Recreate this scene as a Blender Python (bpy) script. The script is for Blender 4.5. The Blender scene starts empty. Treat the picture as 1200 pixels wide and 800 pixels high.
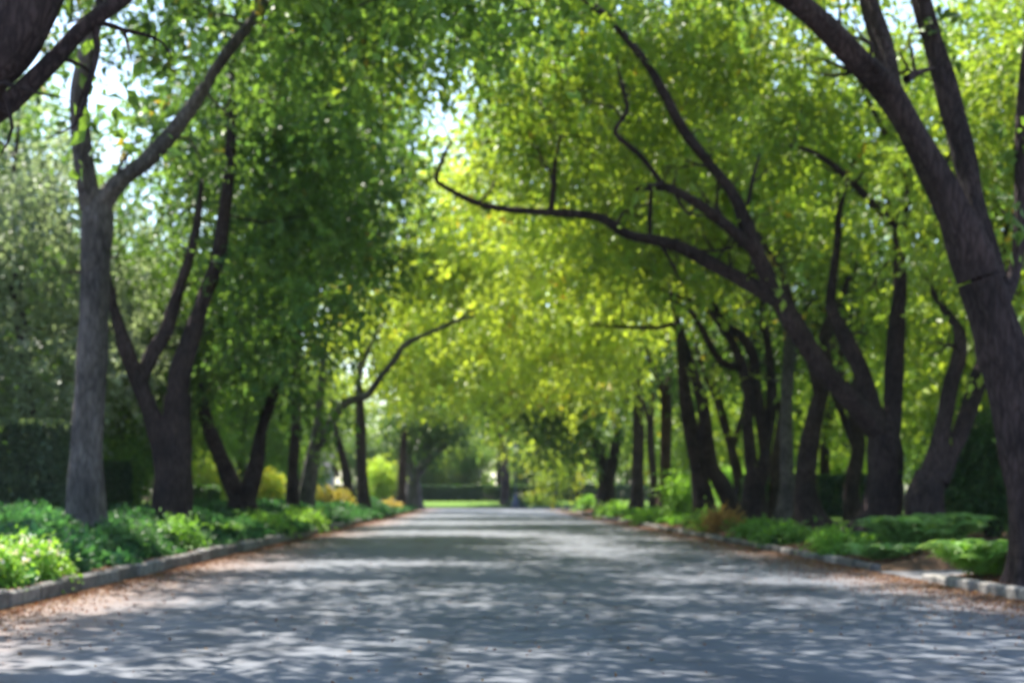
import bpy, math, random
import numpy as np
from mathutils import Vector, Matrix

SC = bpy.context.scene
COL = SC.collection
RNG = np.random.default_rng(11)
random.seed(5)

# ------------------------------------------------------------------ camera, sky, sun, exposure
FPX, VX, VY, EYE = 1667.0, 565.0, 579.0, 1.4          # focal length in px of a 1200 px wide frame, vanishing point, eye height
cd = bpy.data.cameras.new('camera')
cam = bpy.data.objects.new('camera', cd); COL.objects.link(cam)
cam.location = (0, 0, EYE); cam.rotation_euler = (math.radians(90), 0, 0)
cd.lens = 50; cd.sensor_width = 36; cd.clip_end = 4000
cd.shift_x = (600 - VX) / 1200; cd.shift_y = (VY - 400) / 1200
cd.dof.use_dof = True; cd.dof.focus_distance = 5.0; cd.dof.aperture_fstop = 2.6
SC.camera = cam

SUN_EL, SUN_AZ = 60.0, 32.0       # degrees; azimuth measured from +Y (straight ahead) towards -X (left)
W = bpy.data.worlds.new('World'); SC.world = W; W.use_nodes = True
nt = W.node_tree
bg = nt.nodes['Background']
sky = nt.nodes.new('ShaderNodeTexSky'); sky.sky_type = 'NISHITA'; sky.sun_disc = False
sky.sun_elevation = math.radians(SUN_EL); sky.sun_rotation = math.radians(-SUN_AZ)
nt.links.new(sky.outputs[0], bg.inputs[0]); bg.inputs[1].default_value = 0.15
sl = bpy.data.lights.new('sun', 'SUN'); sl.energy = 5.0; sl.angle = math.radians(0.53); sl.color = (1.0, 0.94, 0.84)
so = bpy.data.objects.new('sun', sl); COL.objects.link(so); so.location = (0, 0, 60)
el, az = math.radians(SUN_EL), math.radians(SUN_AZ)
sdir = Vector((-math.sin(az) * math.cos(el), math.cos(az) * math.cos(el), math.sin(el)))
so.rotation_euler = sdir.to_track_quat('Z', 'Y').to_euler()
SC.view_settings.view_transform = 'Standard'; SC.view_settings.look = 'None'
SC.view_settings.exposure = 1.58; SC.view_settings.gamma = 1.0; SC.view_settings.use_curve_mapping = False
SC.render.engine = 'CYCLES'
SC.cycles.use_denoising = True
SC.cycles.max_bounces = 10; SC.cycles.diffuse_bounces = 8; SC.cycles.transmission_bounces = 6; SC.cycles.glossy_bounces = 2
SC.cycles.sample_clamp_indirect = 6.0
SC.cycles.use_adaptive_sampling = True

# ------------------------------------------------------------------ helpers
def P(px, py, Y):
    return np.array([(px - VX) * Y / FPX, Y, EYE + (VY - py) * Y / FPX])

class MB:
    """vertices, faces of any size, one colour per vertex, one material slot per face"""
    def __init__(s): s.v = []; s.c = []; s.q = []; s.t = []; s.n = 0; s.ng = []
    def quads(s, v, f, col=(1, 1, 1), mi=0, smooth=True):
        v = np.asarray(v, float); f = np.asarray(f, int)
        c = np.empty((len(v), 4), np.float32); c[:, 3] = 1; c[:, :3] = col
        s.v.append(v); s.c.append(c); s.q.append((f + s.n, mi, smooth)); s.n += len(v)
    def box(s, x0, x1, y0, y1, z0, z1, col=(1, 1, 1), mi=0, tilt=None):
        v = np.array([[x, y, z] for z in (z0, z1) for y in (y0, y1) for x in (x0, x1)], float)
        if tilt is not None: v = v + tilt
        s.quads(v, [[0, 2, 3, 1], [4, 5, 7, 6], [0, 1, 5, 4], [2, 6, 7, 3], [0, 4, 6, 2], [1, 3, 7, 5]], col, mi, False)
    def build(s, name, mats, parent=None, origin=(0, 0, 0)):
        me = bpy.data.meshes.new(name)
        V = np.concatenate(s.v) - np.asarray(origin, float)
        C = np.concatenate(s.c)
        me.vertices.add(len(V)); me.vertices.foreach_set('co', V.astype(np.float32).ravel())
        loops = np.concatenate([f.ravel() for f, m, k in s.q]); sizes = np.concatenate([np.full(len(f), f.shape[1]) for f, m, k in s.q])
        mi = np.concatenate([np.full(len(f), m) for f, m, k in s.q]); sm = np.concatenate([np.full(len(f), k) for f, m, k in s.q])
        me.loops.add(len(loops)); me.loops.foreach_set('vertex_index', loops.astype(np.int32))
        me.polygons.add(len(sizes))
        me.polygons.foreach_set('loop_start', np.concatenate([[0], np.cumsum(sizes)[:-1]]).astype(np.int32))
        me.polygons.foreach_set('material_index', mi.astype(np.int32))
        me.polygons.foreach_set('use_smooth', sm.astype(bool))
        me.update(calc_edges=True)
        a = me.color_attributes.new('tint', 'FLOAT_COLOR', 'POINT'); a.data.foreach_set('color', C.ravel())
        for m in (mats if isinstance(mats, (list, tuple)) else [mats]): me.materials.append(m)
        o = bpy.data.objects.new(name, me); COL.objects.link(o)
        if parent is not None: o.parent = parent
        else: o.location = origin
        return o

def tag(o, label=None, cat=None, group=None, kind=None):
    if label: o['label'] = label
    if cat: o['category'] = cat
    if group: o['group'] = group
    if kind: o['kind'] = kind
    return o
def empty(name, loc, rz=0):
    o = bpy.data.objects.new(name, None); COL.objects.link(o); o.location = loc; o.rotation_euler.z = rz
    o.empty_display_size = 0.3
    return o
def copy_tree(o, parent=None):
    c = o.copy(); COL.objects.link(c); c.parent = parent
    for ch in list(o.children): copy_tree(ch, c)
    return c

def spline(pts, rad, step):
    pts = np.asarray(pts, float); rad = np.asarray(rad, float)
    if len(pts) < 3: pts = np.vstack([pts[0], (pts[0] + pts[-1]) / 2, pts[-1]]); rad = np.array([rad[0], (rad[0] + rad[-1]) / 2, rad[-1]])
    A = np.vstack([2 * pts[0] - pts[1], pts, 2 * pts[-1] - pts[-2]])
    op, orr = [], []
    for i in range(len(pts) - 1):
        p0, p1, p2, p3 = A[i:i + 4]; n = max(2, int(np.linalg.norm(p2 - p1) / step + .5))
        for k in range(n):
            t = k / n
            op.append(.5 * (2 * p1 + (p2 - p0) * t + (2 * p0 - 5 * p1 + 4 * p2 - p3) * t * t + (3 * p1 - p0 - 3 * p2 + p3) * t ** 3))
            orr.append(rad[i] * (1 - t) + rad[i + 1] * t)
    op.append(pts[-1]); orr.append(rad[-1])
    return np.array(op), np.array(orr)

def tube(mb, pts, rad, sides=12, step=.25, lump=.1, col=(1, 1, 1), mi=0, flare=0, seed=0):
    p, r = spline(pts, rad, step)
    rg = np.random.default_rng(seed)
    n = len(p); T = np.gradient(p, axis=0); T /= np.linalg.norm(T, axis=1)[:, None] + 1e-9
    u = np.cross(T[0], [0.31, 0.95, 0.05]); u /= np.linalg.norm(u)
    ang = np.arange(sides) * 2 * math.pi / sides
    ph = rg.uniform(0, 6.28, 8); s = np.concatenate([[0], np.cumsum(np.linalg.norm(np.diff(p, axis=0), axis=1))])
    V = np.empty((n, sides, 3))
    for i in range(n):
        u = u - T[i] * u.dot(T[i]); u /= np.linalg.norm(u); w = np.cross(T[i], u)
        k = 1 + lump * (.5 * np.sin(2 * ang + ph[0] + 1.1 * s[i]) + .5 * np.sin(3 * ang + ph[1] - 1.7 * s[i]) + .35 * np.sin(5 * ang + ph[2] + .6 * s[i]) + .4 * math.sin(2.3 * s[i] + ph[3]) + .25 * math.sin(5.1 * s[i] + ph[4]))
        if sides > 20: k = k + .035 * np.sin(13 * ang + ph[6] + 1.3 * np.sin(1.7 * s[i] + ph[0])) + .025 * np.sin(17 * ang - ph[7] + 1.1 * np.sin(2.9 * s[i])) + .10 * np.exp(-((s[i] % 2.3 - 1.1) / .16) ** 2) * np.maximum(0, np.cos(ang - ph[1] - 2.4 * (s[i] // 2.3))) ** 6
        if flare: k = k + flare * math.exp(-s[i] / .5) * (.5 + .5 * np.sin(5 * ang + ph[5])) ** 1.5
        V[i] = p[i] + (u * np.cos(ang)[:, None] + w * np.sin(ang)[:, None]) * (r[i] * k)[:, None]
    i, j = np.meshgrid(np.arange(n - 1), np.arange(sides), indexing='ij')
    a = i * sides + j; b = i * sides + (j + 1) % sides
    f = np.stack([a, b, b + sides, a + sides], -1).reshape(-1, 4)
    mb.quads(V.reshape(-1, 3), f, col, mi)
    return p, r

def leaf_quads(mb, pos, d, size, aspect, cols, mi=0, droop=0.18):
    """one folded, pointed leaf (4 corners, 2 facets) per position; d = direction of its midrib"""
    n = len(pos); size = np.asarray(size)
    d = d / (np.linalg.norm(d, axis=1)[:, None] + 1e-9)
    s = np.cross(d, RNG.normal(size=(n, 3)) * .7 + [0, 0, 1.0]); s /= np.linalg.norm(s, axis=1)[:, None] + 1e-9
    up = np.cross(s, d)
    L = size[:, None]; Wd = L * aspect
    base = pos - d * L * .5; tip = pos + d * L * .5 - up * L * droop
    mid = pos - d * L * .05 + up * L * .04
    V = np.stack([base, mid + s * Wd * .5, tip, mid - s * Wd * .5], 1).reshape(-1, 3)
    mb.quads(V, np.arange(4 * n).reshape(n, 4), np.repeat(cols, 4, axis=0), mi, False)

def unit(n):
    v = RNG.normal(size=(n, 3)); return v / np.linalg.norm(v, axis=1)[:, None]

def foliage(mb, centre, rad, n, size, col_a, col_b, mi=0, per=11, flat=.66, aspect=.56, yellow=.0):
    """a clump: sprigs of `per` leaves, spread through an ellipsoid, denser to its outside"""
    m = max(1, n // per)
    q = RNG.normal(size=(m, 3)) * .46; ln = np.linalg.norm(q, axis=1)[:, None]; q = q / np.maximum(ln, 1e-6) * np.minimum(ln, 1.35)
    sp = q * rad * [1, 1, flat] + centre
    ax = q * .9 + unit(m) * .75 + [0, 0, -.2]; ax /= np.linalg.norm(ax, axis=1)[:, None]
    k = np.repeat(np.arange(m), per); t = np.tile(np.linspace(0, 1, per), m)
    slen = size * 3.8 * RNG.uniform(.5, 1.3, m)
    sag = np.zeros((m * per, 3)); sag[:, 2] = -t * t * .35 * slen[k]
    pos = sp[k] + ax[k] * (t * slen[k])[:, None] + sag + RNG.normal(size=(m * per, 3)) * size * .34
    d = ax[k] + RNG.normal(size=(m * per, 3)) * .62 + [0, 0, -.15]
    w = np.clip(RNG.normal(.5, .24, m)[k] + RNG.normal(0, .10, m * per), 0, 1)[:, None]
    c = np.array(col_a) * (1 - w) + np.array(col_b) * w
    c *= RNG.uniform(.82, 1.18, (m * per, 1))
    if yellow:
        y = (RNG.random(m) < yellow)[k]; f = RNG.uniform(.25, .8, m)[k][:, None]
        c = np.where(y[:, None], c * (1 - f) + np.array([.30, .20, .03]) * f, c)
    leaf_quads(mb, pos, d, size * RNG.uniform(.45, 1.35, m * per), aspect, c, mi)

# ------------------------------------------------------------------ materials
def new_mat(name):
    m = bpy.data.materials.new(name); m.use_nodes = True
    n = m.node_tree.nodes; l = m.node_tree.links
    return m, n, l, n['Principled BSDF']
def node(n, t, **kw):
    x = n.new(t)
    for k, v in kw.items(): setattr(x, k, v)
    return x
def ramp(n, stops):
    r = n.new('ShaderNodeValToRGB'); e = r.color_ramp.elements
    while len(e) < len(stops): e.new(.5)
    for q, (p, c) in zip(e, stops): q.position = p; q.color = (*c, 1)
    return r
def noise_fac(n, l, scale, detail=6, rough=.6, vec=None):
    x = n.new('ShaderNodeTexNoise'); x.inputs['Scale'].default_value = scale; x.inputs['Detail'].default_value = detail; x.inputs['Roughness'].default_value = rough
    if vec is not None: l.new(vec, x.inputs['Vector'])
    return x

def bark_mat(name, dark, light):
    m, n, l, b = new_mat(name)
    tc = n.new('ShaderNodeTexCoord'); mp = n.new('ShaderNodeMapping'); mp.inputs['Scale'].default_value = (1, 1, .22)
    l.new(tc.outputs['Object'], mp.inputs[0])
    v = n.new('ShaderNodeTexVoronoi'); v.feature = 'DISTANCE_TO_EDGE'; v.inputs['Scale'].default_value = 14
    ns = noise_fac(n, l, 9, 8, .65, mp.outputs[0])
    mixv = node(n, 'ShaderNodeMix', data_type='VECTOR'); mixv.inputs[0].default_value = .12
    l.new(mp.outputs[0], mixv.inputs[4]); l.new(ns.outputs['Color'], mixv.inputs[5]); l.new(mixv.outputs[1], v.inputs['Vector'])
    add = node(n, 'ShaderNodeMath', operation='MULTIPLY_ADD'); add.inputs[1].default_value = 2.2; l.new(v.outputs['Distance'], add.inputs[0]); 
    sub = node(n, 'ShaderNodeMath', operation='MULTIPLY_ADD'); sub.inputs[1].default_value = .9; sub.inputs[2].default_value = -.18; l.new(ns.outputs[0], sub.inputs[0]); l.new(sub.outputs[0], add.inputs[2])
    r = ramp(n, [(.1, dark), (.75, light)]); l.new(add.outputs[0], r.inputs[0])
    big = noise_fac(n, l, 1.3, 4, .5, tc.outputs['Object'])
    r2 = ramp(n, [(.35, (.6, .6, .6)), (.68, (1.4, 1.35, 1.3))]); l.new(big.outputs[0], r2.inputs[0])
    mx = node(n, 'ShaderNodeMix', data_type='RGBA', blend_type='MULTIPLY'); mx.inputs[0].default_value = 1
    l.new(r.outputs[0], mx.inputs[6]); l.new(r2.outputs[0], mx.inputs[7]); l.new(mx.outputs[2], b.inputs['Base Color'])
    b.inputs['Roughness'].default_value = .9; b.inputs['Specular IOR Level'].default_value = .25
    bp = n.new('ShaderNodeBump'); bp.inputs['Strength'].default_value = .9; bp.inputs['Distance'].default_value = .08
    l.new(add.outputs[0], bp.inputs['Height']); l.new(bp.outputs[0], b.inputs['Normal'])
    return m

def leaf_mat(name, trans=(1.25, 1.2, .55), gloss=.2, rough=.5):
    m, n, l, b = new_mat(name)
    a = node(n, 'ShaderNodeAttribute', attribute_name='tint')
    l.new(a.outputs['Color'], b.inputs['Base Color']); b.inputs['Roughness'].default_value = rough; b.inputs['Specular IOR Level'].default_value = gloss
    mx = node(n, 'ShaderNodeMix', data_type='RGBA', blend_type='MULTIPLY'); mx.inputs[0].default_value = 1
    mx.inputs[7].default_value = (*trans, 1); l.new(a.outputs['Color'], mx.inputs[6])
    t = n.new('ShaderNodeBsdfTranslucent'); l.new(mx.outputs[2], t.inputs['Color'])
    ad = n.new('ShaderNodeAddShader'); l.new(b.outputs[0], ad.inputs[0]); l.new(t.outputs[0], ad.inputs[1])
    l.new(ad.outputs[0], n['Material Output'].inputs['Surface'])
    return m

def plain_mat(name, col, rough=.7, spec=.4, scale=14, amt=.25, bump=.2, metallic=0):
    m, n, l, b = new_mat(name)
    tc = n.new('ShaderNodeTexCoord'); ns = noise_fac(n, l, scale, 7, .6, tc.outputs['Object'])
    r = ramp(n, [(.3, tuple(c * (1 - amt) for c in col)), (.7, tuple(c * (1 + amt) for c in col))])
    l.new(ns.outputs[0], r.inputs[0]); l.new(r.outputs[0], b.inputs['Base Color'])
    b.inputs['Roughness'].default_value = rough; b.inputs['Specular IOR Level'].default_value = spec; b.inputs['Metallic'].default_value = metallic
    bp = n.new('ShaderNodeBump'); bp.inputs['Strength'].default_value = bump; bp.inputs['Distance'].default_value = .02
    l.new(ns.outputs[0], bp.inputs['Height']); l.new(bp.outputs[0], b.inputs['Normal'])
    return m

def tinted(m):
    n, l = m.node_tree.nodes, m.node_tree.links; b = n['Principled BSDF']; src = b.inputs['Base Color'].links[0].from_socket
    a = node(n, 'ShaderNodeAttribute', attribute_name='tint'); mx = node(n, 'ShaderNodeMix', data_type='RGBA', blend_type='MULTIPLY'); mx.inputs[0].default_value = 1
    l.new(src, mx.inputs[6]); l.new(a.outputs['Color'], mx.inputs[7]); l.new(mx.outputs[2], b.inputs['Base Color']); return m

def asphalt_mat():
    m, n, l, b = new_mat('worn_asphalt')
    tc = n.new('ShaderNodeTexCoord'); O = tc.outputs['Object']
    big = noise_fac(n, l, .35, 6, .6, O); fine = noise_fac(n, l, 60, 4, .7, O); mid = noise_fac(n, l, 3.0, 8, .7, O)
    r = ramp(n, [(.3, (.060, .072, .098)), (.7, (.104, .118, .145))]); l.new(big.outputs[0], r.inputs[0])
    r2 = ramp(n, [(.3, (.72, .72, .72)), (.72, (1.3, 1.3, 1.3))]); l.new(fine.outputs[0], r2.inputs[0])
    mx = node(n, 'ShaderNodeMix', data_type='RGBA', blend_type='MULTIPLY'); mx.inputs[0].default_value = 1
    l.new(r.outputs[0], mx.inputs[6]); l.new(r2.outputs[0], mx.inputs[7])
    mpl = n.new('ShaderNodeMapping'); mpl.inputs['Scale'].default_value = (1, .05, 1); l.new(O, mpl.inputs[0])
    lane = noise_fac(n, l, 1.1, 4, .55, mpl.outputs[0]); rl = ramp(n, [(.35, (.78, .78, .8)), (.65, (1.2, 1.19, 1.17))]); l.new(lane.outputs[0], rl.inputs[0])
    st = noise_fac(n, l, .9, 3, .5, O); rs = ramp(n, [(.36, (.66, .65, .66)), (.42, (1, 1, 1))]); l.new(st.outputs[0], rs.inputs[0])
    for rr_ in (rl, rs):
        mm = node(n, 'ShaderNodeMix', data_type='RGBA', blend_type='MULTIPLY'); mm.inputs[0].default_value = .9
        l.new(mx.outputs[2], mm.inputs[6]); l.new(rr_.outputs[0], mm.inputs[7]); mx = mm
    # cracks
    wv = node(n, 'ShaderNodeMix', data_type='VECTOR'); wv.inputs[0].default_value = .35; l.new(O, wv.inputs[4]); l.new(mid.outputs['Color'], wv.inputs[5])
    v = n.new('ShaderNodeTexVoronoi'); v.feature = 'DISTANCE_TO_EDGE'; v.inputs['Scale'].default_value = .33; l.new(wv.outputs[1], v.inputs['Vector'])
    rc = ramp(n, [(.0, (.35, .35, .36)), (.012, (1, 1, 1))]); l.new(v.outputs['Distance'], rc.inputs[0])
    m2 = node(n, 'ShaderNodeMix', data_type='RGBA', blend_type='MULTIPLY'); m2.inputs[0].default_value = .8
    l.new(mx.outputs[2], m2.inputs[6]); l.new(rc.outputs[0], m2.inputs[7])
    # reddish leaf dust that has gathered along the two kerbs
    sep = n.new('ShaderNodeSeparateXYZ'); l.new(O, sep.inputs[0])
    cx = node(n, 'ShaderNodeMath', operation='SUBTRACT'); cx.inputs[1].default_value = .95; l.new(sep.outputs[0], cx.inputs[0])
    ab = node(n, 'ShaderNodeMath', operation='ABSOLUTE'); l.new(cx.outputs[0], ab.inputs[0])
    ad = node(n, 'ShaderNodeMath', operation='MULTIPLY_ADD'); ad.inputs[1].default_value = 2.6; l.new(mid.outputs[0], ad.inputs[0]); l.new(ab.outputs[0], ad.inputs[2])
    mr = node(n, 'ShaderNodeMapRange'); mr.inputs[1].default_value = 5.7; mr.inputs[2].default_value = 7.9; mr.inputs[3].default_value = 0; mr.inputs[4].default_value = .9; l.new(ad.outputs[0], mr.inputs[0])
    m3 = node(n, 'ShaderNodeMix', data_type='RGBA'); l.new(mr.outputs[0], m3.inputs[0]); l.new(m2.outputs[2], m3.inputs[6]); m3.inputs[7].default_value = (.15, .08, .05, 1)
    l.new(m3.outputs[2], b.inputs['Base Color'])
    b.inputs['Roughness'].default_value = .62; b.inputs['Specular IOR Level'].default_value = .45
    bp = n.new('ShaderNodeBump'); bp.inputs['Strength'].default_value = .5; bp.inputs['Distance'].default_value = .01
    l.new(fine.outputs[0], bp.inputs['Height']); l.new(bp.outputs[0], b.inputs['Normal'])
    return m

def ground_mat(name, a, b_, c, s1=.5, s2=18, bump=.6):
    m, n, l, b = new_mat(name)
    tc = n.new('ShaderNodeTexCoord'); O = tc.outputs['Object']
    x = noise_fac(n, l, s1, 6, .65, O); y = noise_fac(n, l, s2, 8, .7, O)
    r = ramp(n, [(.35, a), (.65, b_)]); l.new(x.outputs[0], r.inputs[0])
    mx = node(n, 'ShaderNodeMix', data_type='RGBA'); rr = ramp(n, [(.45, (0, 0, 0)), (.7, (1, 1, 1))]); l.new(y.outputs[0], rr.inputs[0]); l.new(rr.outputs[0], mx.inputs[0])
    l.new(r.outputs[0], mx.inputs[6]); mx.inputs[7].default_value = (*c, 1); l.new(mx.outputs[2], b.inputs['Base Color'])
    b.inputs['Roughness'].default_value = .95; b.inputs['Specular IOR Level'].default_value = .15
    bp = n.new('ShaderNodeBump'); bp.inputs['Strength'].default_value = bump; bp.inputs['Distance'].default_value = .06
    l.new(y.outputs[0], bp.inputs['Height']); l.new(bp.outputs[0], b.inputs['Normal'])
    return m

M = {}
M['bark'] = bark_mat('dark_fissured_bark', (.020, .013, .014), (.082, .056, .057))
M['bark_grey'] = bark_mat('grey_bark', (.050, .045, .048), (.20, .178, .182))
M['bark_red'] = bark_mat('reddish_bark', (.028, .016, .014), (.11, .062, .05))
M['leaf'] = leaf_mat('canopy_leaf')
M['leaf_gloss'] = leaf_mat('glossy_leaf', trans=(1.0, 1.1, .6), gloss=.25, rough=.5)
M['litter'] = leaf_mat('fallen_leaf', trans=(.3, .2, .1), gloss=.2, rough=.7)
M['asphalt'] = asphalt_mat()
M['soil'] = ground_mat('leaf_strewn_soil', (.05, .034, .022), (.10, .065, .04), (.16, .085, .045))
M['lawn'] = ground_mat('mown_lawn', (.06, .13, .018), (.10, .19, .025), (.14, .20, .04), 1.2, 25)
M['kerb'] = tinted(plain_mat('weathered_kerb_stone', (.165, .156, .15), .85, .3, 9, .45, .6))
M['concrete'] = plain_mat('pale_concrete', (.15, .147, .155), .8, .3, 6, .4, .3)
M['wall'] = plain_mat('blue_grey_render', (.36, .38, .46), .85, .3, 3, .1, .1)
M['roof'] = plain_mat('grey_roof_tile', (.06, .055, .065), .85, .3, 20, .3, .5)
M['white'] = plain_mat('white_trim_paint', (.75, .75, .74), .5, .4, 5, .05, .05)
M['glass'] = plain_mat('dark_window_glass', (.03, .035, .045), .08, .6, 2, .1, 0)
M['iron'] = plain_mat('blue_black_painted_iron', (.025, .032, .07), .4, .5, 12, .2, .1)
M['lamp_glass'] = plain_mat('frosted_lamp_glass', (.30, .36, .48), .3, .5, 8, .05, 0)

# ------------------------------------------------------------------ ground, road, kerbs, drive
XL, XR, YEND = -5.75, 7.05, 129.0
def smooth(a, b, x): t = np.clip((x - a) / (b - a), 0, 1); return t * t * (3 - 2 * t)
def gh(x, y):
    x = np.asarray(x, float); y = np.asarray(y, float)
    hl = np.where(x < -5.9,   .2 + .4 * (1 - smooth(-9.5, -6.0, x)), .2)
    hr = .11 + .34 * smooth(7.3, 9.2, x)
    drive = smooth(22.3, 23.3, y) * (1 - smooth(25.7, 26.7, y)); hr = hr * (1 - drive) - .03 * drive
    h = np.where(x < XL - .1, hl, np.where(x > XR + .1, hr, -.06))
    e = smooth(124, 129, y); f = smooth(138.2, 139.2, y)
    h = h * (1 - e) + (-.06) * e
    h = h * (1 - f) + (  .18 + .5 * smooth(139.6, 146.5, y)) * f
    far = smooth(60, 200, np.abs(x)); return h * (1 - far) + .2 * far
def grid_sheet(name, xs, ys, zf, mat, **kw):
    X, Y = np.meshgrid(xs, ys, indexing='ij'); Z = zf(X, Y)
    nx, ny = len(xs), len(ys); i, j = np.meshgrid(np.arange(nx - 1), np.arange(ny - 1), indexing='ij')
    a = (i * ny + j); f = np.stack([a, a + ny, a + ny + 1, a + 1], -1).reshape(-1, 4)
    mb = MB(); mb.quads(np.stack([X, Y, Z], -1).reshape(-1, 3), f); o = mb.build(name, mat); tag(o, kind='structure', **kw); return o
def frange(a, b, s): return list(np.arange(a, b, s))
xs = sorted(set([-900, -500, -250, -120] + frange(-60, -14, 4) + frange(-14, -6.2, .6) + [-6.0, XL - .11, XL - .09, -2, 2, 5, XR + .09, XR + .11] + frange(7.4, 14, .6) + frange(14, 62, 4) + [120, 250, 500, 900]))
ys = sorted(set([-900, -500, -200, -80] + frange(-40, 20, 5) + frange(20, 29, .5) + frange(29, 120, 6) + frange(122, 142, 1) + frange(142, 220, 8) + [300, 600, 1000]))
grid_sheet('ground', xs, ys, gh, M['soil'])
grid_sheet('road', [XL - .02, -2, 2, 5, XR + .02], frange(-60, 129, 4) + [129.0], lambda x, y: 0 * x + .004 * 0, M['asphalt'])
grid_sheet('cross_street', [-120, -60, -30, -10, 0, 10, 30, 60, 120], [129.0, 133, 138.0], lambda x, y: 0 * x, M['asphalt'])
grid_sheet('driveway', [XR + .02, 7.6, 8.5, 10, 14, 20, 30], [23.2, 24, 25, 25.8], lambda x, y: .014 + .05 * smooth(7.0, 12, x) + 0 * y, M['concrete'])

def kerb(name, x0, x1, spans, seed, hk=.24):
    rg = random.Random(seed); mb = MB()
    for a, b in spans:
        y = a
        while y < b - .3:
            L = min(rg.uniform(.85, 1.25), b - y); j = lambda s: rg.uniform(-s, s)
            h = hk + j(.025); dx = j(.02); g = rg.uniform(.55, 1.45)
            v = []
            for z, ins in ((-.1, 0), (h - .03, 0), (h, .028)):
                for yy in (y + .012 + ins * .5, y + L - .012 - ins * .5):
                    for xx in (x0 + dx + ins, x1 + dx - ins): v.append((xx, yy, z))
            f = []
            for k in (0, 4): f += [[k, k + 1, k + 5, k + 4], [k + 1, k + 3, k + 7, k + 5], [k + 3, k + 2, k + 6, k + 7], [k + 2, k, k + 4, k + 6]]
            f.append([8, 9, 11, 10]); mb.quads(v, f, (g, g, g), 0, False); y += L
    o = mb.build(name, M['kerb']); tag(o, kind='structure'); return o
kerb('kerb', XL - .2, XL, [(-20, 123)], 3)
kerb('kerb', XR, XR + .2, [(-20, 23.1), (25.9, 66), (70, 123)], 4, .15)
mbk = MB(); mbk.box(-110, 110, 138.0, 138.2, -.1, .17); tag(mbk.build('kerb', M['kerb']), kind='structure')

# lawns
def lawn(x0, x1, y0, y1, n=10):
    grid_sheet('lawn', list(np.linspace(x0, x1, n)), list(np.linspace(y0, y1, n)), lambda x, y: gh(x, y) + .02, M['lawn'])
lawn(-60, 60, 139.3, 147.5, 30)
lawn(10.4, 40, 36, 122, 24)
lawn(-40, -11.2, 44, 122, 24)

# ------------------------------------------------------------------ trees
YEL = (.185, .24, .034); GLOW = (.25, .305, .048); MIDG = (.105, .178, .034); DARK = (.062, .118, .03); BLUEG = (.055, .10, .045); GRN = (.044, .098, .034); GRNL = (.105, .175, .042); OLIVE = (.085, .105, .045)
def path3(Y, pts): return np.array([P(a[0], a[1], Y + a[2]) for a in pts]), np.array([a[3] for a in pts])

def grow_crown(root, base, nodes, clumps, size, ca, cb, mat, bark, dens=1.0, yellow=.02, twigs=()):
    """clumps: list of (centre, radius). Twigs run from the nearest wood to each clump, then the leaves."""
    mb = MB(); nodes = [np.array(n) for n in nodes]
    for a in twigs:                     # crooked bare side twigs with a fork each
        dr = unit(1)[0] + [0, 0, .5]; dr /= np.linalg.norm(dr); L = RNG.uniform(.5, 1.9); r0 = min(a[3] * .6, .012 + .02 * L); p = [np.array(a[:3])]
        for q in range(5): dr = dr + RNG.normal(size=3) * .38 + [0, 0, .05]; dr /= np.linalg.norm(dr); p.append(p[-1] + dr * L / 5)
        tube(mb, p, np.linspace(r0, .006, 6), 6, .15, .15, mi=1)
        e = dr + RNG.normal(size=3) * .9; e /= np.linalg.norm(e)
        tube(mb, [p[2], p[2] + e * L * .25, p[2] + e * L * .45 + RNG.normal(size=3) * .1], [r0 * .6, r0 * .4, .005], 5, .15, .1, mi=1)
    N = np.array([n[:3] for n in nodes]); Rr = np.array([n[3] for n in nodes])
    order = sorted(clumps, key=lambda c: np.min(np.linalg.norm(N - c[0], axis=1)))
    for k, (c, r) in enumerate(order):
        d = np.linalg.norm(N - c, axis=1) + .35 * np.maximum(0, N[:, 2] - c[2]); i = int(np.argmin(d)); a = N[i]
        L = np.linalg.norm(c - a); r0 = min(Rr[i] * .75, .018 + .013 * L)
        mid = (a + c) / 2 + RNG.normal(size=3) * .1 * L + [0, 0, .08 * L]
        p, rr = tube(mb, [a, mid, c, c + (c - mid) / max(L, .1) * r * .5], [r0, r0 * .75, .018, .008], 5, .45, .05, (1, 1, 1), 1, seed=k)
        N = np.vstack([N, p[1:]]); Rr = np.concatenate([Rr, rr[1:]])
        area = 3.14 * r * r * 1.45 * dens
        tone = RNG.random(); A = np.array(ca) * (.5 + .7 * RNG.random()); B = np.array(cb) * (.6 + .6 * tone)
        foliage(mb, c, r, int(area / (size * size * .27)), size, A, B, 0, yellow=yellow)
    return mb.build('crown', [mat, bark], root, base)

def ell_clumps(c, R, n, r, nodes=None, clear=.8, zmin=0, gap=.7, shell=.5, ok=None):
    out = []; tries = 0
    NN = np.array([q[:3] for q in nodes if q[3] > .09]) if nodes else np.zeros((0, 3))
    while len(out) < n and tries < n * 30:
        tries += 1
        v = RNG.normal(size=3); v /= np.linalg.norm(v); v *= RNG.random() ** shell
        p = np.array(c) + v * R; rr = r * RNG.uniform(.6, 1.35)
        if p[2] - rr * .5 < zmin: continue
        if len(NN) and np.min(np.linalg.norm(NN - p, axis=1)) < clear + rr * .5: continue
        if out and min(np.linalg.norm(p - q[0]) for q in out) < gap * r: continue
        if ((p[0] + 1.4) / 1.5) ** 2 + ((p[1] - 45) / 9) ** 2 < 1 and p[2] > 8.5: continue     # a hole in the roof where the sky shows
        if ok and not ok(p): continue
        out.append((p, rr))
    return out

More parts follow.
